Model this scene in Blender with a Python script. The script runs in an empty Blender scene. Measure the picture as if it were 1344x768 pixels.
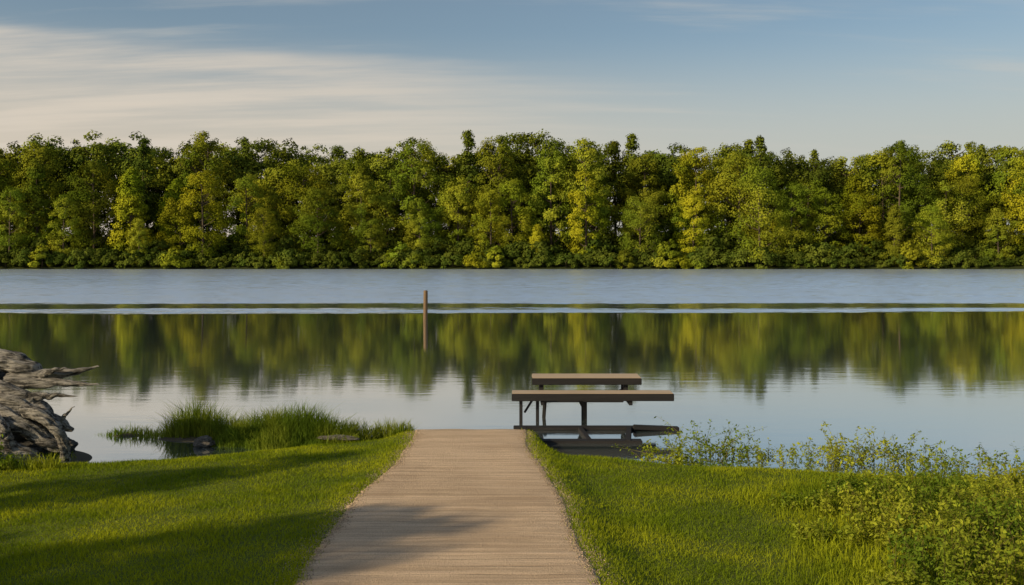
import bpy, math, numpy as np
from mathutils import Vector, noise as mn
R=np.random.default_rng(7)
scene=bpy.context.scene
COL=scene.collection
# ---------------------------------------------------------------- helpers
def mesh_np(name,v,f,mats,mi=None,smooth=False):
    me=bpy.data.meshes.new(name)
    v=np.asarray(v,dtype=np.float32); f=np.asarray(f,dtype=np.int32); k=f.shape[1]
    me.vertices.add(len(v)); me.vertices.foreach_set('co',v.ravel())
    me.loops.add(f.size); me.loops.foreach_set('vertex_index',f.ravel())
    me.polygons.add(len(f)); me.polygons.foreach_set('loop_start',np.arange(0,f.size,k,dtype=np.int32))
    me.polygons.foreach_set('loop_total',np.full(len(f),k,dtype=np.int32))
    for m in mats: me.materials.append(m)
    if mi is not None: me.polygons.foreach_set('material_index',np.asarray(mi,dtype=np.int32))
    if smooth: me.polygons.foreach_set('use_smooth',np.ones(len(f),dtype=bool))
    me.update(calc_edges=True); me.validate()
    return me
def obj(name,me,loc=(0,0,0),parent=None):
    o=bpy.data.objects.new(name,me); COL.objects.link(o); o.location=loc
    if parent: o.parent=parent
    return o
def empty(name,loc=(0,0,0)):
    o=bpy.data.objects.new(name,None); COL.objects.link(o); o.location=loc; o.empty_display_size=.2; return o
class Acc:
    def __init__(s): s.v=[];s.f=[];s.m=[];s.n=0
    def add(s,v,f,m=0):
        s.v.append(np.asarray(v,float)); s.f.append(np.asarray(f,int)+s.n); s.m.append(np.full(len(f),m)); s.n+=len(v)
    def mesh(s,name,mats,smooth=False):
        return mesh_np(name,np.concatenate(s.v),np.concatenate(s.f),mats,np.concatenate(s.m),smooth)
def unit(a): return a/(np.linalg.norm(a,axis=-1,keepdims=True)+1e-9)
def leaves(c,nrm,size,asp=.6):
    n=len(c); size=np.broadcast_to(size,(n,))[:,None]
    r=R.normal(size=(n,3)); u=unit(np.cross(nrm,r)); w=np.cross(nrm,u)
    fold=nrm*size*.18
    v=np.stack([c-u*size+fold,c-w*size*asp,c+u*size+fold,c+w*size*asp],1).reshape(-1,3)
    f=np.arange(4*n).reshape(n,4); return v,f
def tube(pts,rad,k=6,groove=0,ph=0):
    pts=np.asarray(pts,float); n=len(pts); t=unit(np.gradient(pts,axis=0))
    up=np.array([0.13,0.21,1.0]); 
    if abs(t[0][2])>.8: up=np.array([1.0,.15,0.1])
    a=unit(np.cross(t,up)); b=np.cross(t,a)
    th=np.linspace(0,2*np.pi,k,endpoint=False)
    rr=np.asarray(rad,float)[:,None]*np.ones(k)
    if groove:
        i=np.arange(n)[:,None]
        rr=rr*(1+groove*(np.sin(3*th+ph+i*.11)*.7+np.sin(7*th+ph+i*.17)*.6+np.sin(13*th+ph*2-i*.10)*.45+np.sin(i*.35+ph+2*th)*.5+R.normal(0,.07,(n,k))))
    v=pts[:,None,:]+rr[...,None]*(np.cos(th)[None,:,None]*a[:,None]+np.sin(th)[None,:,None]*b[:,None])
    v=v.reshape(-1,3); i=np.arange(n-1)[:,None]*k; j=np.arange(k)[None,:]; j2=(j+1)%k
    f=np.stack([i+j,i+j2,i+k+j2,i+k+j],-1).reshape(-1,4)
    return v,f
def snoise(x,y,s=1.0,seed=0):
    r=np.random.default_rng(seed); o=np.zeros(np.broadcast(x,y).shape)
    for i in range(7):
        a=r.uniform(0,6.28); fr=s*r.uniform(.6,2.2); o=o+np.sin((x*np.cos(a)+y*np.sin(a))*fr+r.uniform(0,6.28))
    return o/7*1.6
# ---------------------------------------------------------------- node helpers
def newmat(name):
    m=bpy.data.materials.new(name); m.use_nodes=True; nt=m.node_tree; nt.nodes.clear()
    return m,nt
class N:
    def __init__(s,nt): s.nt=nt
    def n(s,t,**kw):
        x=s.nt.nodes.new(t)
        for k,v in kw.items(): setattr(x,k,v)
        return x
    def put(s,sock,v):
        if isinstance(v,bpy.types.NodeSocket): s.nt.links.new(v,sock)
        else: sock.default_value=v
    def math(s,op,a,b=0.0,c=0.0,clamp=False):
        x=s.n('ShaderNodeMath',operation=op,use_clamp=clamp); s.put(x.inputs[0],a); s.put(x.inputs[1],b)
        s.put(x.inputs[2],c); return x.outputs[0]
    def vmath(s,op,a,b=(0,0,0),scale=None):
        x=s.n('ShaderNodeVectorMath',operation=op); s.put(x.inputs[0],a)
        if op not in('NORMALIZE','SCALE'): s.put(x.inputs[1],b)
        if scale is not None: s.put(x.inputs['Scale'],scale)
        return x.outputs[0]
    def rng(s,v,a,b,c=0.0,d=1.0):
        x=s.n('ShaderNodeMapRange',interpolation_type='SMOOTHSTEP'); s.put(x.inputs[0],v)
        for i,q in enumerate((a,b,c,d)): s.put(x.inputs[i+1],q)
        return x.outputs[0]
    def mix(s,f,a,b,mode='MIX'):
        x=s.n('ShaderNodeMix',data_type='RGBA',blend_type=mode); s.put(x.inputs[0],f); s.put(x.inputs[6],a); s.put(x.inputs[7],b); return x.outputs[2]
    def noise(s,vec,scale,detail=4,rough=.55,out=0):
        x=s.n('ShaderNodeTexNoise'); s.put(x.inputs['Vector'],vec); x.inputs['Scale'].default_value=scale
        x.inputs['Detail'].default_value=detail; x.inputs['Roughness'].default_value=rough; return x.outputs[out]
    def mapping(s,vec,sc=(1,1,1),rot=(0,0,0),loc=(0,0,0)):
        x=s.n('ShaderNodeMapping'); s.put(x.inputs[0],vec); x.inputs['Scale'].default_value=sc; x.inputs['Rotation'].default_value=rot; x.inputs['Location'].default_value=loc; return x.outputs[0]
    def bump(s,h,dist,strength=1.0):
        x=s.n('ShaderNodeBump'); s.put(x.inputs['Height'],h); s.put(x.inputs['Distance'],dist); s.put(x.inputs['Strength'],strength); return x.outputs[0]
    def out(s,sh):
        o=s.n('ShaderNodeOutputMaterial'); s.nt.links.new(sh,o.inputs[0])
    def princ(s,col,rough=.8,normal=None,spec=.3):
        p=s.n('ShaderNodeBsdfPrincipled'); s.put(p.inputs['Base Color'],col); s.put(p.inputs['Roughness'],rough)
        p.inputs['Specular IOR Level'].default_value=spec
        if normal is not None: s.put(p.inputs['Normal'],normal)
        return p.outputs[0]
def C(r,g,b): return (r,g,b,1)
def foliage_mat(name,dark,light,scale=.5,trans=.35,objrand=0.0,yellow=None,isl=.5):
    m,nt=newmat(name); k=N(nt)
    geo=k.n('ShaderNodeNewGeometry'); 
    nz=k.noise(geo.outputs['Position'],scale,2)
    f=k.rng(nz,.35,.65)
    col=k.mix(f,dark,light)
    ri=k.math('MULTIPLY_ADD',geo.outputs['Random Per Island'],isl,1-isl*.5)
    hsv=k.n('ShaderNodeHueSaturation'); k.put(hsv.inputs['Color'],col); k.put(hsv.inputs['Value'],ri)
    col=hsv.outputs[0]
    if objrand:
        oi=k.n('ShaderNodeObjectInfo')
        if yellow: 
            ff=k.rng(oi.outputs['Random'],.35,1.0)
            col=k.mix(ff,col,k.mix(1.0,col,yellow,'MULTIPLY'))
        w=k.n('ShaderNodeTexWhiteNoise',noise_dimensions='1D'); k.put(w.inputs['W'],oi.outputs['Random'])
        h2=k.n('ShaderNodeHueSaturation'); k.put(h2.inputs['Color'],col)
        k.put(h2.inputs['Value'],k.math('MULTIPLY_ADD',w.outputs[0],objrand,1-objrand*.5)); col=h2.outputs[0]
    d=k.n('ShaderNodeBsdfDiffuse'); k.put(d.inputs[0],col)
    if trans<=0: k.out(d.outputs[0]); return m
    t=k.n('ShaderNodeBsdfTranslucent'); k.put(t.inputs[0],k.mix(1.0,col,C(1.2,1.15,.5),'MULTIPLY'))
    mx=k.n('ShaderNodeMixShader'); mx.inputs[0].default_value=trans; nt.links.new(d.outputs[0],mx.inputs[1]); nt.links.new(t.outputs[0],mx.inputs[2])
    k.out(mx.outputs[0]); return m
M_leaf=foliage_mat('tree_foliage',C(.10,.145,.013),C(.22,.235,.02),.10,.12,.8,C(1.3,1.18,.75),.4)
M_back=foliage_mat('deep_forest_foliage',C(.06,.09,.013),C(.14,.165,.018),.08,0,.7,C(1.3,1.18,.8),.4)  # darker copy of the tree foliage, painting shade behind the lit front crowns
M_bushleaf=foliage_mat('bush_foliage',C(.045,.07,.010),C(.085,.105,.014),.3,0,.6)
M_grass=foliage_mat('lawn_blades',C(.15,.21,.012),C(.31,.345,.018),1.1,.4)
M_reed=foliage_mat('reed_blades',C(.11,.175,.02),C(.24,.28,.035),1.5,.4)
M_weed=foliage_mat('weed_leaves',C(.13,.20,.02),C(.33,.36,.035),1.5,.4)
M_straw=foliage_mat('weed_stems',C(.12,.13,.03),C(.25,.2,.07),2,.3)
def mk_bark():
    m,nt=newmat('bark'); k=N(nt); g=k.n('ShaderNodeNewGeometry')
    nz=k.noise(k.mapping(g.outputs['Position'],(6,6,1.2)),1,3)
    k.out(k.princ(k.mix(nz,C(.04,.03,.02),C(.12,.095,.07)),.9,None,.1)); return m
M_bark=mk_bark()
# ---------------------------------------------------------------- terrain
XS=[-700,-200,-60,-14,-8,-5.6,-4.4,-3.5,-2.6,-1.9,-1.3,.15,.4,1.65,3.1,5.0,8,14,60,200,700]
YS=[6,5,9.0,10.6,10.3,10.2,10.0,10.15,10.7,11.15,11.45,10.75,10.55,10.0,9.55,8.95,8.6,8.3,7,4,5]
def path_edges(Y):
    L=np.interp(Y,[-30,4,6.3,7.5,9.3,11.3],[-1.24,-1.24,-1.26,-1.24,-1.18,-1.17])
    Rr=np.interp(Y,[-30,5.1,6.3,7.5,9.3,11.3],[.50,.50,.48,.39,.24,.17])
    L=L+.012*np.sin(Y*3.1)+.03*np.sin(Y*1.3+2)
    Rr=Rr+.012*np.sin(Y*3.3+3)+.025*np.sin(Y*1.6+1)
    return L,Rr
def path_z(Y): return .715-.05*np.clip(Y,-6,12)
def sst(x,a,b):
    t=np.clip((x-a)/(b-a),0,1); return t*t*(3-2*t)
def hgt(X,Y):
    X=np.asarray(X,float);Y=np.asarray(Y,float)
    ys=np.interp(X,XS,YS)+.10*snoise(X,X*0,2.2,1)+.04*snoise(X,X*0,7,2)
    s=ys-Y
    sp=np.maximum(s,0)
    h=np.where(s>0,.11*(1-np.exp(-sp/.22))+.05*np.minimum(sp,14)+.02*np.clip(sp-14,0,60),np.maximum(.3*s,-1.3))
    h=h+np.where(s>0,.018*snoise(X,Y,1.2,3)*np.clip(s,0,1),0)
    for cx,cy,rx,ry,hh in [(-2.7,11.35,1.45,.45,.12),(-3.9,11.5,.9,.3,.08),(-4.9,11.7,.5,.18,.05),(-6.3,10.2,1.4,.8,.22)]:
        d=((X-cx)/rx)**2+((Y-cy)/ry)**2
        h=np.maximum(h,hh-.16*d-.02)
    y2=162+3.5*snoise(X,X*0,.03,5)+1.0*snoise(X,X*0,.2,6)
    s2=Y-y2; q=np.maximum(s2,0)
    h=np.where(s2>-8,np.maximum(h,np.where(s2>0,.35*(1-np.exp(-q/1.5))+np.minimum(q,40)*.09+.03*np.minimum(np.maximum(q-40,0),300),.16*s2)),h)
    L,Rr=path_edges(Y)
    m=sst(X,L-.45,L-.02)*(1-sst(X,Rr+.02,Rr+.45))*(1-sst(Y,11.28,11.42))
    return h*(1-m)+(path_z(Y)-.004)*m
def axis(lo,a,b,hi,st,gr=1.13):
    mid=list(np.arange(a,b,st)); r=[];x=mid[-1];d=st
    while x<hi: d=min(d*gr,14); x+=d; r.append(x)
    l=[];x=a;d=st
    while x>lo: d=min(d*gr,14); x-=d; l.append(x)
    return np.array(l[::-1]+mid+r)
gx=axis(-650,-7.5,7.5,650,.06); gy=axis(-120,3.2,13,156,.06)
gy=np.concatenate([gy[gy<155],np.arange(155,178,1.0),np.arange(180,900,12)])
GX,GY=np.meshgrid(gx,gy); GZ=hgt(GX,GY)
nx,ny=len(gx),len(gy)
i=(np.arange(ny-1)[:,None]*nx+np.arange(nx-1)[None,:]).ravel()
F=np.stack([i,i+1,i+nx+1,i+nx],1)
def mk_ground():
    m,nt=newmat('ground_soil_and_turf'); k=N(nt); g=k.n('ShaderNodeNewGeometry'); P=g.outputs['Position']
    sep=k.n('ShaderNodeSeparateXYZ'); k.put(sep.inputs[0],P)
    n1=k.noise(P,2.2,6); n2=k.noise(P,60,3)
    turf=k.mix(n1,C(.08,.12,.012),C(.14,.18,.02)); turf=k.mix(k.rng(n2,.4,.7),turf,C(.08,.075,.025))
    mud=k.mix(n2,C(.06,.05,.035),C(.16,.135,.10))
    edge=k.math('ADD',sep.outputs[2],k.math('MULTIPLY',k.math('SUBTRACT',n1,.5),.10))
    col=k.mix(k.rng(edge,.03,.085),mud,turf)
    far=k.mix(n1,C(.02,.03,.008),C(.05,.06,.015))
    col=k.mix(k.rng(sep.outputs[1],100,150),col,far)
    k.out(k.princ(col,.95,k.bump(n2,.015),.1)); return m
obj('ground',mesh_np('ground',np.stack([GX.ravel(),GY.ravel(),GZ.ravel()],1),F,[mk_ground()],smooth=True))
# ---------------------------------------------------------------- water
def mk_water():
    m,nt=newmat('lake_water'); k=N(nt); g=k.n('ShaderNodeNewGeometry'); P=g.outputs['Position']
    sep=k.n('ShaderNodeSeparateXYZ'); k.put(sep.inputs[0],P); Y=sep.outputs[1]; X=sep.outputs[0]
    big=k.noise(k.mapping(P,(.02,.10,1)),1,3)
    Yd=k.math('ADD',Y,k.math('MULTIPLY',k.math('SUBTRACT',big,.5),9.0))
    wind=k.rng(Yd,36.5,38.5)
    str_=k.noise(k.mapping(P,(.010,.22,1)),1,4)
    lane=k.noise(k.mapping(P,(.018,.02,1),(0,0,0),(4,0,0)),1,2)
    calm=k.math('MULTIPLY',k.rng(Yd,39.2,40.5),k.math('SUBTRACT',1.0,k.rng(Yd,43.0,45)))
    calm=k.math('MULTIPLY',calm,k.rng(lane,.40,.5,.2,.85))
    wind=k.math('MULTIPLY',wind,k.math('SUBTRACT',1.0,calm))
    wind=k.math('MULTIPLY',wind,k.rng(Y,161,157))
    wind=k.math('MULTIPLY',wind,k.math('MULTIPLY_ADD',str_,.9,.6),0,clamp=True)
    w1=k.noise(k.mapping(P,(1.2,4.0,1)),1.0,4,.6)
    w2=k.noise(k.mapping(P,(.25,1.4,1)),1.0,2,.5)
    hh=k.math('ADD',w1,w2)
    nb=k.bump(hh,.0011)
    rip=k.noise(k.mapping(P,(.9,2.2,1)),1.0,3,.7,1)
    tilt=k.vmath('SUBTRACT',rip,(.5,.65,.5)); tilt=k.vmath('MULTIPLY',tilt,(.6,1.0,0))
    nrm=k.vmath('NORMALIZE',k.vmath('ADD',nb,k.vmath('SCALE',tilt,scale=k.math('MULTIPLY',wind,.75))))
    rough=k.math('MULTIPLY_ADD',wind,.12,.045)
    gl=k.n('ShaderNodeBsdfGlossy'); gl.inputs[0].default_value=C(.97,.985,1); k.put(gl.inputs['Roughness'],rough); k.put(gl.inputs['Normal'],nrm)
    df=k.n('ShaderNodeBsdfDiffuse'); k.put(df.inputs[0],k.mix(wind,C(.06,.085,.085),C(.42,.52,.70)))  # pale blue diffuse in the wind band paints in the sky's sparkle
    fr=k.n('ShaderNodeFresnel'); fr.inputs[0].default_value=1.6
    fac=k.math('MULTIPLY_ADD',fr.outputs[0],.35,.65); fac=k.math('SUBTRACT',fac,k.math('MULTIPLY',wind,.32))
    mx=k.n('ShaderNodeMixShader'); k.put(mx.inputs[0],fac)
    nt.links.new(df.outputs[0],mx.inputs[1]); nt.links.new(gl.outputs[0],mx.inputs[2]); k.out(mx.outputs[0]); return m
obj('lake_water',mesh_np('lake_water',[(-640,4,0),(640,4,0),(640,176,0),(-640,176,0)],[(0,1,2,3)],[mk_water()]))
# ---------------------------------------------------------------- path
def mk_path():
    m,nt=newmat('packed_path'); k=N(nt); g=k.n('ShaderNodeNewGeometry'); P=g.outputs['Position']
    warp=k.noise(P,1.2,2); wp=k.n('ShaderNodeVectorMath',operation='ADD'); k.put(wp.inputs[0],P)
    cx=k.n('ShaderNodeCombineXYZ'); k.put(cx.inputs[1],k.math('MULTIPLY',warp,.05)); k.put(wp.inputs[1],cx.outputs[0]); PW=wp.outputs[0]
    n1=k.noise(P,1.6,5); n2=k.noise(P,80,5,.7); n3=k.noise(k.mapping(PW,(.7,17,1)),1,6,.7); n4=k.noise(k.mapping(PW,(3,60,1)),1,3)
    sp=k.n('ShaderNodeSeparateXYZ'); k.put(sp.inputs[0],PW)
    fr=k.math('FRACT',k.math('MULTIPLY',sp.outputs[1],6.3)); gap=k.rng(k.math('ABSOLUTE',k.math('SUBTRACT',fr,.5)),.0,.06,1.0,0.0)
    gap=k.math('MULTIPLY',gap,k.rng(k.noise(k.mapping(P,(1.1,5,1)),1,3),.36,.6))
    col=k.mix(k.rng(n3,.3,.7),C(.48,.35,.235),C(.70,.53,.375))
    col=k.mix(k.rng(n1,.35,.7),col,k.mix(1.0,col,C(.84,.83,.82),'MULTIPLY'))
    col=k.mix(k.math('MULTIPLY',k.rng(n2,.46,.68),.5),col,C(.27,.20,.14))
    col=k.mix(k.math('MULTIPLY',gap,.4),col,C(.16,.12,.085))
    h=k.math('ADD',k.math('MULTIPLY',n3,.6),k.math('ADD',k.math('MULTIPLY',n2,.6),k.math('MULTIPLY',n4,.35)))
    h=k.math('SUBTRACT',h,k.math('MULTIPLY',gap,.35))
    k.out(k.princ(col,.92,k.bump(h,.018),.12)); return m
M_path=mk_path()
yr=np.concatenate([np.arange(-14,3.5,.25),np.arange(3.5,11.31,.02)]); L,Rr=path_edges(yr)
nr=len(yr); L=L+R.normal(0,.010,nr)+.02; Rr=Rr+R.normal(0,.010,nr)-.02; nc=46; tt=np.linspace(0,1,nc)[None,:]
PX=L[:,None]*(1-tt)+Rr[:,None]*tt; PY=np.repeat(yr[:,None],nc,1)
PZ=path_z(PY)+.009+.003*snoise(PX,PY,6,41)+.0025*snoise(PX*.3,PY,26,42)-.009*(np.abs(tt*2-1)**10)
PX=np.concatenate([PX[:,:1]-.02,PX,PX[:,-1:]+.02],1);PY=np.concatenate([PY[:,:1],PY,PY[:,-1:]],1);PZ=np.concatenate([PZ[:,:1]-.03,PZ,PZ[:,-1:]-.03],1)
PX=np.concatenate([PX,PX[-1:]]);PY=np.concatenate([PY,PY[-1:]+.01]);PZ=np.concatenate([PZ,PZ[-1:]-.12]); nc+=2; nr+=1
ii=(np.arange(nr-1)[:,None]*nc+np.arange(nc-1)[None,:]).ravel()
obj('path',mesh_np('path',np.stack([PX.ravel(),PY.ravel(),PZ.ravel()],1),np.stack([ii,ii+1,ii+nc+1,ii+nc],1),[M_path],smooth=True))
def blobs(c,s):
    base=np.array([(1,0,0),(0,1,0),(-1,0,0),(0,-1,0),(0,0,.7),(0,0,-.7)],float)
    fc=np.array([(0,1,4),(1,2,4),(2,3,4),(3,0,4),(1,0,5),(2,1,5),(3,2,5),(0,3,5)])
    n=len(c); a=R.uniform(0,6.28,n); sc=s[:,None,None]*R.uniform(.6,1.3,(n,6,1))
    b=base[None]*sc; ca,sa=np.cos(a)[:,None],np.sin(a)[:,None]
    v=np.stack([b[...,0]*ca-b[...,1]*sa,b[...,0]*sa+b[...,1]*ca,b[...,2]],-1)+c[:,None]
    f=fc[None]+np.arange(n)[:,None,None]*6
    return v.reshape(-1,3),f.reshape(-1,3)
n=17000; yy=R.uniform(3.5,11.3,n); L,Rr=path_edges(yy); side=R.random(n)<.5
xx=np.where(side,L+R.normal(.0,.06,n),Rr+R.normal(.0,.06,n))
zz=np.maximum(hgt(xx,yy),np.where((xx>L+.02)&(xx<Rr-.02),path_z(yy)+.006,-1))
v,f=blobs(np.stack([xx,yy,zz],1),R.uniform(.002,.007,n))
m,nt=newmat('gravel'); k=N(nt); g=k.n('ShaderNodeNewGeometry'); k.out(k.princ(k.mix(g.outputs['Random Per Island'],C(.2,.15,.10),C(.5,.39,.28)),.9))
obj('path_edge_gravel',mesh_np('gravel',v,f,[m]))
# ---------------------------------------------------------------- lawn blades
def blades(x,y,z,h,w,lean=.35,seg=1):
    n=len(x); a=R.uniform(0,6.28,n); d=np.stack([np.cos(a),np.sin(a),np.zeros(n)],1)
    b=R.uniform(0,6.28,n); l=np.stack([np.cos(b),np.sin(b),np.zeros(n)],1)*(np.abs(R.normal(0,lean,n))*h)[:,None]
    p=np.stack([x,y,z],1); up=np.array([0,0,1.])*h[:,None]
    w=w[:,None]
    if seg==1:
        v=np.stack([p-d*w,p+d*w,p+up+l],1).reshape(-1,3); return v,np.arange(3*n).reshape(n,3)
    q=p+up*.6+l*.35
    t=p+up*.95+l
    v=np.stack([p-d*w,p+d*w,q+d*w*.8,q-d*w*.8,t+d*w*.15,t-d*w*.15],1).reshape(-1,3)
    o=np.arange(n)[:,None]*6
    f=np.concatenate([o+np.array([0,1,2,3]),o+np.array([3,2,4,5])]); return v,f
n=420000
y=3.6+8.2*R.random(n)**1.25; x=R.uniform(-1,1,n)*(0.60*y+.8)
L,Rr=path_edges(y); z=hgt(x,y)
edge=R.normal(0,.03,n)+.035*snoise(x*0,y,9,55)
keep=((x<L+.01+edge)|(x>Rr-.01-edge))&(z>.045+.02*snoise(x,y,9,8))
x,y,z=x[keep],y[keep],z[keep]; n=len(x)
patch=.8+.35*snoise(x,y,3.1,9)+.2*snoise(x,y,9,19)
v,f=blades(x,y,z-.004,R.uniform(.02,.045,n)*np.clip(patch,.5,1.5),R.uniform(.0020,.0038,n)*(.7+y*.08),.7)
obj('lawn_grass',mesh_np('lawn_grass',v,f,[M_grass]))
# ---------------------------------------------------------------- reeds / spit grass
A=Acc()
def tuft(A,cx,cy,rad,num,h,lean=.45,w=.004,ry=.5):
    r=rad*np.sqrt(R.random(num)); a=R.uniform(0,6.28,num); x=cx+r*np.cos(a); y=cy+r*np.sin(a)*ry
    z=np.maximum(hgt(x,y),-.05)-.01; hh=h*R.uniform(.45,1.1,num)*(1-.45*(r/rad)**2)
    v,f=blades(x,y,z,hh,np.full(num,w)*R.uniform(.6,1.3,num),lean,2); A.add(v,f)
for cx,cy,rad,num,h in [(-4.0,11.55,.36,1100,.52),(-3.6,11.4,.3,700,.38),(-3.05,11.3,.40,1500,.38),(-2.6,11.2,.45,1900,.46),(-2.25,11.15,.35,1100,.36),(-1.9,11.3,.28,600,.27),
   (-1.5,11.45,.25,600,.33),(-4.4,11.65,.35,450,.24),(-4.8,11.75,.4,450,.16),(-3.3,11.1,.3,700,.30),(-2.85,10.95,.35,1100,.30),(-1.4,11.3,.2,300,.2),(-2.2,10.95,.4,800,.18),(-5.15,11.75,.25,200,.12)]:
    tuft(A,cx,cy,rad,num,h)
obj('reed_grass',A.mesh('reed_grass',[M_reed]))
# ---------------------------------------------------------------- weeds
def weed(A,cx,cy,rad,ns,H,leaf=.022,lean=.5,per=22,ry=.7,zmin=-.02,mleaf=0,mstem=1):
    for s in range(ns):
        r=rad*math.sqrt(R.random()); a=R.uniform(0,6.28); bx=cx+r*math.cos(a); by=cy+r*math.sin(a)*ry
        bz=max(float(hgt(bx,by)),zmin)-.01; h=H*R.uniform(.45,1.15); b=R.uniform(0,6.28); ln=abs(R.normal(0,lean))*h
        t=np.linspace(0,1,7)
        px=bx+np.cos(b)*ln*t**1.6+R.normal(0,.008,7)*t; py=by+np.sin(b)*ln*t**1.6+R.normal(0,.008,7)*t; pz=bz+h*(t-.18*ln/h*t**2)
        pts=np.stack([px,py,pz],1); v,f=tube(pts,.0035*(1-.7*t),3); A.add(v,f,mstem)
        n=int(per*R.uniform(.6,1.3)); tl=R.uniform(.15,1.02,n)
        c=np.stack([np.interp(tl,t,pts[:,q]) for q in range(3)],1)
        off=unit(R.normal(size=(n,3))); c=c+off*leaf*R.uniform(.6,2.6,n)[:,None]*(1.15-tl*.5)[:,None]
        nr=unit(R.normal(size=(n,3))*.7+off*.4+np.array([0,0,.8])); v,f=leaves(c,nr,leaf*R.uniform(.5,1.1,n),.5); A.add(v,f,mleaf)
A=Acc()
for cx,cy,rad,ns,H,per in [(1.75,10.3,.3,26,.24,24),(2.15,10.5,.4,32,.42,24),(2.6,10.45,.4,20,.28,22),(3.0,10.3,.4,22,.24,22),(3.5,10.2,.45,28,.30,22),
    (3.95,10.1,.45,42,.42,26),(4.4,9.95,.4,28,.28,22),(4.85,9.8,.4,26,.28,20),(5.3,9.5,.4,30,.36,22),(1.7,10.05,.35,22,.14,20),(2.2,9.95,.3,10,.10,20),(3.7,9.6,.5,14,.10,20),(4.4,9.2,.5,16,.12,20),(5.1,8.9,.5,34,.26,22)]:
    weed(A,cx,cy,rad,ns,H,.024,1.2,per)
obj('shoreline_weeds',A.mesh('shoreline_weeds',[M_weed,M_straw]))
A=Acc()
for cx,cy,rad,ns,H in [(3.4,8.3,.45,50,.16),(3.9,8.3,.5,60,.15),(3.0,7.9,.4,50,.17),(3.7,7.8,.5,80,.20),(4.3,8.0,.6,80,.2),(2.75,7.3,.35,60,.24),(3.3,7.1,.5,110,.28),(4.0,7.2,.5,110,.28),(2.7,6.5,.35,70,.26),(3.2,6.2,.45,120,.38),
     (2.75,5.6,.42,100,.34),(3.6,6.3,.5,90,.38),(2.3,5.2,.3,60,.18),(5.0,8.2,.6,70,.25),(2.2,6.6,.22,30,.12),(2.4,7.6,.25,30,.12)]:
    weed(A,cx,cy,rad,ns,H,.021,.45,26)
obj('leafy_undergrowth',A.mesh('leafy_undergrowth',[M_weed,M_straw]))
A=Acc()
n=24000; y=R.uniform(4.6,8.8,n); x=R.uniform(1.2,5.5,n); kk=(snoise(x,y,2.6,31)+ (x-2.1)*.9+R.normal(0,.3,n))>0.2; x,y=x[kk],y[kk]; n=len(x)
v,f=blades(x,y,hgt(x,y)-.01,R.uniform(.05,.13,n),R.uniform(.002,.0035,n),.5,2); A.add(v,f)
obj('tall_grass',A.mesh('tall_grass',[M_grass]))
# ---------------------------------------------------------------- rocks & driftwood
def mk_rock(name,c1,c2,sc,rot):
    m,nt=newmat(name); k=N(nt); tc=k.n('ShaderNodeTexCoord'); P=tc.outputs['Object']
    g=k.mapping(P,sc,rot); n1=k.noise(g,3,8,.7); n2=k.noise(P,35,5,.6); n3=k.noise(P,3,3)
    col=k.mix(k.rng(n1,.38,.60),c1,c2); col=k.mix(k.math('MULTIPLY',k.rng(n3,.5,.7),.35),col,C(.08,.075,.07))
    h=k.math('ADD',n1,k.math('MULTIPLY',n2,.3)); k.out(k.princ(col,.9,k.bump(h,.09),.2)); return m
M_rock=mk_rock('weathered_rock_shaded',C(.02,.019,.018),C(.12,.115,.11),(1,1,4.5),(0,.3,0))  # rock colour darkened to paint shaded voids between the driftwood logs
M_drift=mk_rock('bleached_driftwood',C(.05,.046,.042),C(.46,.435,.40),(1.3,9,9),(0,.55,0))
import bmesh
def rock(name,loc,sc,rot,seed,parent,mat=M_rock):
    bm=bmesh.new(); bmesh.ops.create_icosphere(bm,subdivisions=5,radius=1)
    for v in bm.verts:
        p=v.co.copy(); q=p+Vector((seed*3.1,seed*1.7,0))
        d=.32*mn.noise(q*1.1)+.16*mn.noise(q*2.7)-.13*abs(mn.noise(Vector((q.x*1.2,q.y*2,q.z*6))))+.03*mn.noise(q*9)
        v.co=p*(1+d)
    me=bpy.data.meshes.new(name); bm.to_mesh(me); bm.free(); me.materials.append(mat)
    for pl in me.polygons: pl.use_smooth=True
    o=obj(name,me,loc,parent); o.scale=sc; o.rotation_euler=[math.radians(a) for a in rot]; return o
pile=empty('rock_pile',(-5.4,10.2,.2)); pl=Vector(pile.location)
for i,(loc,sc,rot) in enumerate([((-6.05,10.45,.85),(.42,.35,.24),(0,-8,0)),
    ((-5.75,10.4,.42),(.38,.26,.3),(5,22,-5)),((-5.3,10.4,.12),(.3,.26,.16),(0,0,30)),((-6.4,10.3,.45),(.5,.4,.4),(0,0,50)),((-6.9,10.5,.35),(.6,.5,.35),(0,0,10))]):
    rock('boulder_%d'%(i+1),Vector(loc)-pl,sc,rot,i+2.5,pile)
def log(name,pts,rad,parent,off,groove=.15,k=40,wob=.012):
    pts=np.array(pts,float); rad=np.array(rad,float); t=np.linspace(0,1,len(pts)); T=np.linspace(0,1,80)
    P=np.stack([np.interp(T,t,pts[:,q]) for q in range(3)],1)
    for _ in range(25): P[1:-1]=(P[:-2]+P[1:-1]*2+P[2:])/4
    P[1:-1]+=np.stack([snoise(T[1:-1]*20,T[1:-1]*0+q*7,1,int(abs(pts[0,0]*100))+q) for q in range(3)],1)*wob
    Rr=np.interp(T,t,rad); v,f=tube(P-np.array(off),Rr,k,groove,R.uniform(0,6))
    a0=(P[0]-off); a1=(P[-1]-off); v=np.concatenate([v,[a0,a1]]); m0=len(v)-2
    cap=[]
    for j in range(k): cap.append((m0,j,(j+1)%k)); cap.append((m0+1,79*k+(j+1)%k,79*k+j))
    me=bpy.data.meshes.new(name); me.from_pydata([tuple(q) for q in v],[],[tuple(q) for q in f]+cap); me.materials.append(M_drift)
    for p in me.polygons: p.use_smooth=True
    return obj(name,me,(0,0,0),parent)
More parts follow.
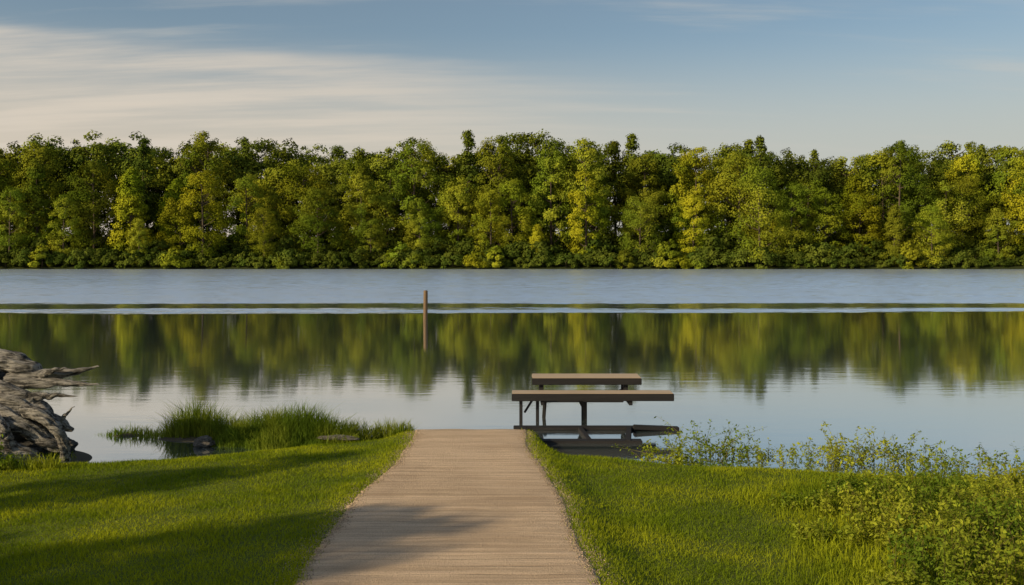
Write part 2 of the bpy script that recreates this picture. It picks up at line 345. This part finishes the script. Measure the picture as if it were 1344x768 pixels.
dw=empty('driftwood_stump',(-5.2,9.9,.2)); dl=np.array([-5.2,9.9,.2])
log('upper_trunk',[(-6.2,10.05,1.10),(-5.8,10.05,1.17),(-5.5,10.05,1.13),(-5.25,10.05,1.03),(-5.12,10.05,.97)],[.10,.125,.12,.09,.03],dw,dl,.15)
log('stump_trunk',[(-6.3,9.95,.86),(-5.8,9.9,.87),(-5.45,9.86,.82),(-5.15,9.85,.66),(-4.92,9.85,.48),(-4.74,9.87,.42)],[.10,.115,.115,.105,.08,.02],dw,dl,.16,40,.02)
log('twisted_root',[(-6.1,9.8,.72),(-5.6,9.76,.68),(-5.25,9.74,.52),(-5.0,9.76,.34),(-4.84,9.78,.26),(-4.70,9.8,.27)],[.085,.095,.09,.08,.06,.02],dw,dl,.18,36,.02)
log('lower_trunk',[(-6.2,9.68,.48),(-5.7,9.62,.44),(-5.35,9.6,.30),(-5.08,9.62,.17),(-4.88,9.66,.05)],[.10,.11,.10,.085,.06],dw,dl,.17,36,.02)
log('side_root',[(-5.2,9.72,.66),(-5.0,9.66,.63),(-4.84,9.66,.52),(-4.73,9.7,.30),(-4.76,9.7,.0)],[.05,.062,.058,.048,.045],dw,dl,.18)
log('prop_root',[(-5.45,9.6,.62),(-5.32,9.56,.50),(-5.24,9.56,.3),(-5.26,9.58,.05)],[.045,.055,.05,.045],dw,dl,.18)
log('prop_root_2',[(-5.75,9.55,.66),(-5.62,9.5,.5),(-5.52,9.5,.3),(-5.56,9.52,.05)],[.045,.055,.05,.045],dw,dl,.18)
log('base_root',[(-5.7,9.46,.30),(-5.4,9.42,.20),(-5.1,9.46,.12),(-4.8,9.52,.02)],[.06,.07,.065,.045],dw,dl,.18)
log('root_spike_1',[(-5.5,10.0,.96),(-5.1,10.0,.99),(-4.82,10.0,1.03),(-4.52,10.0,1.09)],[.07,.06,.038,.005],dw,dl,.2,14)
log('root_spike_2',[(-5.5,9.95,.92),(-5.0,9.95,.92),(-4.76,9.95,.91),(-4.50,9.95,.90)],[.065,.048,.03,.004],dw,dl,.2,14)
log('root_spike_3',[(-5.15,9.98,.98),(-4.98,9.9,1.06),(-4.80,9.88,1.08)],[.04,.025,.003],dw,dl,.2,12)
log('root_spike_4',[(-5.2,9.85,.78),(-4.95,9.82,.80),(-4.66,9.8,.80)],[.05,.03,.003],dw,dl,.2,12)
log('root_spike_5',[(-4.98,9.8,.5),(-4.82,9.78,.56),(-4.68,9.78,.69)],[.045,.025,.003],dw,dl,.2,12)
M_stone=mk_rock('pale_stone',C(.12,.11,.10),C(.36,.33,.29),(1,1,3),(0,0,0))
for i,(loc,sc) in enumerate([((-3.72,11.05,.06),(.12,.1,.07)),((-2.05,10.9,.13),(.26,.08,.03))]):
    rock('shore_stone' if i==0 else 'shore_stone.%03d'%i,loc,sc,(0,0,i*-8),i+20,None,M_stone)
A=Acc()
for cx,cy,rad,ns,H in [(-5.5,9.25,.32,80,.30),(-5.15,9.2,.2,30,.16),(-5.9,9.2,.4,60,.38)]: weed(A,cx,cy,rad,ns,H,.02,.5,24)
for q in range(5): tuft(A,-5.6+q*.22,9.2+R.uniform(-.1,.1),.18,160,.2)
obj('bank_shrub',A.mesh('bank_shrub',[M_weed,M_straw]))
# ---------------------------------------------------------------- picnic table
def mk_wood(name,a,b):
    m,nt=newmat(name); k=N(nt); tc=k.n('ShaderNodeTexCoord'); n1=k.noise(k.mapping(tc.outputs['Object'],(1.5,22,22)),1.5,6,.6)
    k.out(k.princ(k.mix(n1,a,b),.75,k.bump(n1,.006))); return m
M_w=mk_wood('weathered_planks',C(.26,.20,.14),C(.52,.41,.30)); M_d=mk_wood('dark_frame',C(.007,.007,.009),C(.022,.02,.02))
tb=empty('picnic_table',(1.05,13.0,0)); TB=Vector(tb.location)
def box(name,a,b,mat,rot=None,bev=.006):
    a=Vector(a);b=Vector(b); bm=bmesh.new(); bmesh.ops.create_cube(bm,size=1)
    s=b-a; bmesh.ops.scale(bm,vec=s,verts=bm.verts); bmesh.ops.bevel(bm,geom=bm.edges[:],offset=min(bev,min(s)*.3),segments=2,affect='EDGES')
    me=bpy.data.meshes.new(name); bm.to_mesh(me); bm.free(); me.materials.append(mat)
    o=obj(name,me,(a+b)/2-TB,tb)
    if rot: o.rotation_euler=[math.radians(q) for q in rot]
    return o
for i in range(4): box('top_plank_%d'%(i+1),(.29+R.uniform(-.006,.006),12.96+i*.115,.562),(1.83+R.uniform(-.006,.006),12.96+i*.115+.107,.575),M_w)
box('top_rail_front',(.285,12.925,.475),(1.835,12.957,.568),M_d); box('top_rail_back',(.33,13.38,.475),(1.79,13.41,.559),M_d)
for i in range(2): box('seat_plank_%d'%(i+1),(.0+R.uniform(0,.01),12.46+i*.15,.415),(2.2,12.46+i*.15+.142,.428),M_w)
box('seat_rail_front',(-.005,12.425,.325),(2.205,12.457,.423),M_d); box('seat_rail_back',(.05,12.68,.30),(2.0,12.72,.412),M_d)
for nme,x in [('a',.42),('b',1.62)]:
    box('cross_beam_'+nme,(x-.025,12.46,.262),(x+.025,13.6,.322),M_d)
    box('top_support_'+nme,(x-.03,12.99,.322),(x+.03,13.05,.559),M_d); box('top_strut_'+nme,(x-.03,13.31,.322),(x+.03,13.37,.559),M_d)
box('leg_1',(.10,12.50,-.8),(.145,12.56,.324),M_d); box('leg_2',(.33,12.62,-.8),(.375,12.67,.324),M_d)
box('leg_3',(.41,13.0,-.8),(.46,13.06,.262),M_d,(0,4,0)); box('leg_4',(1.0,12.85,-.8),(1.055,12.91,.24),M_d)
box('leg_5',(1.02,13.4,-.8),(1.07,13.46,.3),M_d); box('centre_beam',(.44,13.1,.2),(1.6,13.15,.262),M_d)
box('knee_brace',(.94,12.84,.17),(1.0,12.9,.33),M_d,(0,-28,0)); box('leg_brace',(.22,12.6,.12),(.25,12.63,.36),M_d,(0,32,0))
box('base_plank_1',(.02,12.06,.0),(2.02,12.20,.04),M_d)
box('base_plank_3',(.16,11.2,-.01),(1.60,11.34,.035),M_d); box('base_plank_4',(1.6,12.0,.006),(2.20,12.10,.06),M_d,(0,3,4))
box('base_tie_1',(.2,11.25,-.02),(.26,12.1,.038),M_d,(0,0,12)); box('base_tie_3',(1.45,11.2,-.02),(1.52,12.1,.043),M_d,(0,0,-8)); box('base_tie_4',(.9,11.25,-.02),(.96,12.1,.042),M_d,(0,0,4))
# ---------------------------------------------------------------- mooring post
zz=np.array([-1.2,-.3,0,.3,.6,.9,1.03,1.06,1.06]); rr=np.array([.085,.082,.08,.078,.078,.076,.075,.06,.001])
v,f=tube(np.stack([zz*.01,zz*0,zz],1),rr,18,.03); 
p=obj('wooden_post',mesh_np('wooden_post',v,f,[mk_wood('post_wood',C(.07,.045,.025),C(.20,.13,.07))],smooth=True),(-3.12,32.9,0))
# ---------------------------------------------------------------- trees
def tree_mesh(name,H,Rm,kind,ncl,per,lsize,low=.12,mleaf=None):
    A=Acc(); t=np.linspace(0,1,9); bend=R.normal(0,.25,2)
    P=np.stack([bend[0]*t**2+.1*np.sin(t*5),bend[1]*t**2,H*.86*t],1); v,f=tube(P,(.015*H)*(1-t*.9)+.01,8); A.add(v,f,1)
    for i in range(ncl):
        u=R.random()**.78
        if kind=='cone': pr=(1-u)**.7*.95+.10
        elif kind=='spire': pr=(1-u)**.9*.95+.05
        elif kind=='tall': pr=math.sin(math.pi*min(1,(u*.80+.16)))**.5
        else: pr=math.sin(math.pi*min(1,(u*.66+.26)))**.55
        z=H*(low+(1-low)*u*.95); a=R.uniform(0,6.28); r=Rm*pr*(.35+.6*math.sqrt(R.random()))
        c=np.array([r*math.cos(a)+np.interp(z,P[:,2],P[:,0]),r*math.sin(a)+np.interp(z,P[:,2],P[:,1]),z]); cr=Rm*R.uniform(.15,.34)*(.65+.35*pr)
        if i%5==0:
            z0=max(.05*H,z-r*.7); b=np.array([np.interp(z0,P[:,2],P[:,0]),np.interp(z0,P[:,2],P[:,1]),z0]); tt=np.linspace(0,1,5)[:,None]
            pp=b+(c-b)*tt; pp[:,2]+=-.12*r*np.sin(tt[:,0]*3.14); v,f=tube(pp,.005*H*(1-tt[:,0]*.8),5); A.add(v,f,1)
        n=int(per*R.uniform(.8,1.2)*(cr/(Rm*.26))**1.7)+10
        d=unit(R.normal(size=(n,3))); rad=cr*(R.random(n)**.33)*R.uniform(.78,1.15,n)
        d2=d*np.array([1.15,1.15,.75]); pos=c+d2*rad[:,None]; pos[:,2]-=.12*cr
        out=unit(np.array([c[0],c[1],.3*Rm])); nr=unit(R.normal(size=(n,3))*.4+d*.8+out*.8+np.array([0,0,.2]))
        v,f=leaves(pos,nr,lsize*R.uniform(.55,1.15,n),.62); A.add(v,f,0)
    return A.mesh(name,[mleaf or M_leaf,M_bark])
kinds=[('round',20,5.8),('round',18,5.2),('tall',21,4.6),('tall',19,4.0),('round',20,5.0),('round',16,4.8),('tall',22,4.9),('cone',14,3.8),('round',21,6.2),('cone',17,4.0)]
TM=[tree_mesh('broadleaf_%d'%i,h,r,kd,100,105,.215,.05) for i,(kd,h,r) in enumerate(kinds)]
TB2=[tree_mesh('back_tree_%d'%i,h,r,'round',85,85,.27,.25,M_back) for i,(h,r) in enumerate([(21,6.0),(20,5.2),(22,5.6),(19.5,6.0)])]
SP=[tree_mesh('conifer_%d'%i,h,r,'spire',80,60,.27,.1,M_back) for i,(h,r) in enumerate([(23,3.8),(24,4.4)])]
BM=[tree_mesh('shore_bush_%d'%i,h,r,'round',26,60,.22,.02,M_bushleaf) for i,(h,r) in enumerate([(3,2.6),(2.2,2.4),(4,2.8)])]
BMY=[tree_mesh('shore_bush_y_%d'%i,h,r,'cone' if i else 'round',30,60,.22,.02,M_leaf) for i,(h,r) in enumerate([(3,2.8),(5,2.6)])]
forest=empty('forest',(0,170,0))
def place(me,x,y,s,sz=1.0,sink=.2):
    z=float(hgt(x,y)); o=bpy.data.objects.new('crown',me); COL.objects.link(o); o.parent=forest
    o.location=(x,y-170,z-sink); o.rotation_euler=(0,0,R.uniform(0,6.28)); o.scale=(s,s,s*sz); return o
def shore(x): return 162+3.5*float(snoise(np.array(x),np.array(0.),.03,5))+1.0*float(snoise(np.array(x),np.array(0.),.2,6))
for ri,(dy,sp,smin,smax,ms) in enumerate([(4.5,12,.4,.85,TM),(10,8.5,.6,1.0,TM),(17,7.0,.85,1.10,TM),(25,5.5,.92,1.06,TB2),(33,5.2,.92,1.12,TB2)]):
    x=-135+R.uniform(0,3)
    while x<135:
        xx=x+R.normal(0,1.0); env=1.06+.035*math.sin(xx*.07+1)+.035*math.sin(xx*.19)-.0005*max(xx,0)+(.03 if xx<-60 else 0)
        place(ms[R.integers(len(ms))],xx,shore(xx)+dy+R.normal(0,1.5),R.uniform(smin,smax)*env,R.uniform(.93,1.08))
        x+=sp*R.uniform(.6,1.4)
for x in [-72,-55,-33,-9,3,21,24,46,49,63,75,-95,98]:
    place(SP[R.integers(2)],x+R.normal(0,1),shore(x)+R.uniform(14,30),R.uniform(.98,1.12))
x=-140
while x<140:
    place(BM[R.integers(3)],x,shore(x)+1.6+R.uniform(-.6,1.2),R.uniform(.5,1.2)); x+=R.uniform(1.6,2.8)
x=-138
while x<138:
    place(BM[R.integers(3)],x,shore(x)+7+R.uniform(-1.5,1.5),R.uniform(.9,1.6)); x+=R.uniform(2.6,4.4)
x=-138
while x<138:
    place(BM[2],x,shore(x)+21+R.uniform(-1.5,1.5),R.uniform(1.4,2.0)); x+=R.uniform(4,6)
for x in [-84,-60,-41,-22,-20,-18,-6,-3,20,27,28,30,33,70,-110,100]:
    place(BMY[R.integers(2)],x,shore(x)+.8,R.uniform(.7,1.2))
# young trees left of the lawn, outside the view, whose long shade falls across lawn and path
for i,(x,y,s,mi) in enumerate([(-9.4,1.0,.235,3),(-10.8,-.6,.25,2),(-9.2,4.5,.20,3),(-7.0,2.6,.17,1),(-7.2,3.9,.12,5)]):
    o=obj('shade_tree' if i==0 else 'shade_tree.%03d'%i,TM[mi],(x,y,float(hgt(x,y))-.05)); o.scale=(s,s,s); o.rotation_euler=(0,0,i*1.3)
# ---------------------------------------------------------------- world
EL=math.radians(23); sd=Vector((-.83,-.56)).normalized(); rot=math.atan2(sd.x,sd.y)
w=bpy.data.worlds.new('World'); scene.world=w; w.use_nodes=True; nt=w.node_tree; nt.nodes.clear(); k=N(nt)
sky=k.n('ShaderNodeTexSky',sky_type='NISHITA'); sky.sun_disc=False; sky.sun_elevation=EL; sky.sun_rotation=rot; sky.altitude=200; sky.air_density=1.0; sky.dust_density=1.5; sky.ozone_density=1.5
tc=k.n('ShaderNodeTexCoord'); D=tc.outputs['Generated']; sep=k.n('ShaderNodeSeparateXYZ'); k.put(sep.inputs[0],D); dx,dy,dz=sep.outputs
hor=k.math('SQRT',k.math('ADD',k.math('MULTIPLY',dx,dx),k.math('MULTIPLY',dy,dy)))
e=k.math('DIVIDE',dz,k.math('MAXIMUM',hor,.01))
cmb=k.n('ShaderNodeCombineXYZ'); zz=k.math('ADD',k.math('MAXIMUM',dz,0.0),.12)
k.put(cmb.inputs[0],k.math('DIVIDE',dx,zz)); k.put(cmb.inputs[1],k.math('DIVIDE',dy,zz))
cp=cmb.outputs[0]
nA=k.noise(k.mapping(cp,(.55,1.6,1),(0,0,.25)),1.0,4,.55)
nB=k.noise(k.mapping(cp,(.8,4.5,1),(0,0,.15),(3,1,0)),1.0,6,.58)
wob=k.math('MULTIPLY',k.math('SUBTRACT',nA,.5),.09)
ee=k.math('ADD',k.math('ADD',e,wob),k.math('MULTIPLY',dx,.06))
band=k.math('MULTIPLY',k.rng(ee,.210,.182),k.rng(dx,.24,-.3))
cl=k.math('MULTIPLY',band,k.math('MULTIPLY_ADD',k.rng(nB,.3,.7),.65,.12))
haze=k.rng(e,.25,.09,0.0,.86)
wisp=k.math('MULTIPLY',k.math('MULTIPLY',k.rng(nB,.46,.70),k.rng(nA,.42,.62)),.42)
hcol=k.mix(k.rng(dx,-.5,.5),C(6.5,5.6,4.5),C(5.2,5.2,4.7))
col=k.mix(1.0,sky.outputs[0],C(1.04,1.06,.98),'MULTIPLY'); col=k.mix(.12,col,C(3.4,3.6,3.7))
col=k.mix(haze,col,hcol); col=k.mix(cl,col,C(7.3,6.4,5.3)); col=k.mix(wisp,col,C(5.8,5.6,5.1))
bg=k.n('ShaderNodeBackground'); k.put(bg.inputs[0],col); bg.inputs[1].default_value=.10
o=k.n('ShaderNodeOutputWorld'); nt.links.new(bg.outputs[0],o.inputs[0])
try: w.cycles.sampling_method='NONE'
except Exception as ex: print(ex)
sun=bpy.data.lights.new('sun','SUN'); sun.energy=5.0; sun.angle=math.radians(.6); sun.color=(1,.80,.50)
so=bpy.data.objects.new('sun',sun); COL.objects.link(so)
dirv=Vector((sd.x*math.cos(EL),sd.y*math.cos(EL),math.sin(EL))); so.rotation_euler=dirv.to_track_quat('Z','Y').to_euler(); so.location=dirv*60
# ---------------------------------------------------------------- camera
cam=bpy.data.cameras.new('camera'); cam.lens=32.14; cam.sensor_width=36; cam.shift_y=-48/1344; cam.clip_end=3000; cam.clip_start=.05
co=bpy.data.objects.new('camera',cam); COL.objects.link(co); co.location=(0,0,2.3); co.rotation_euler=(math.radians(90),0,0); scene.camera=co
scene.view_settings.view_transform='Standard'; scene.view_settings.look='None'; scene.view_settings.exposure=0
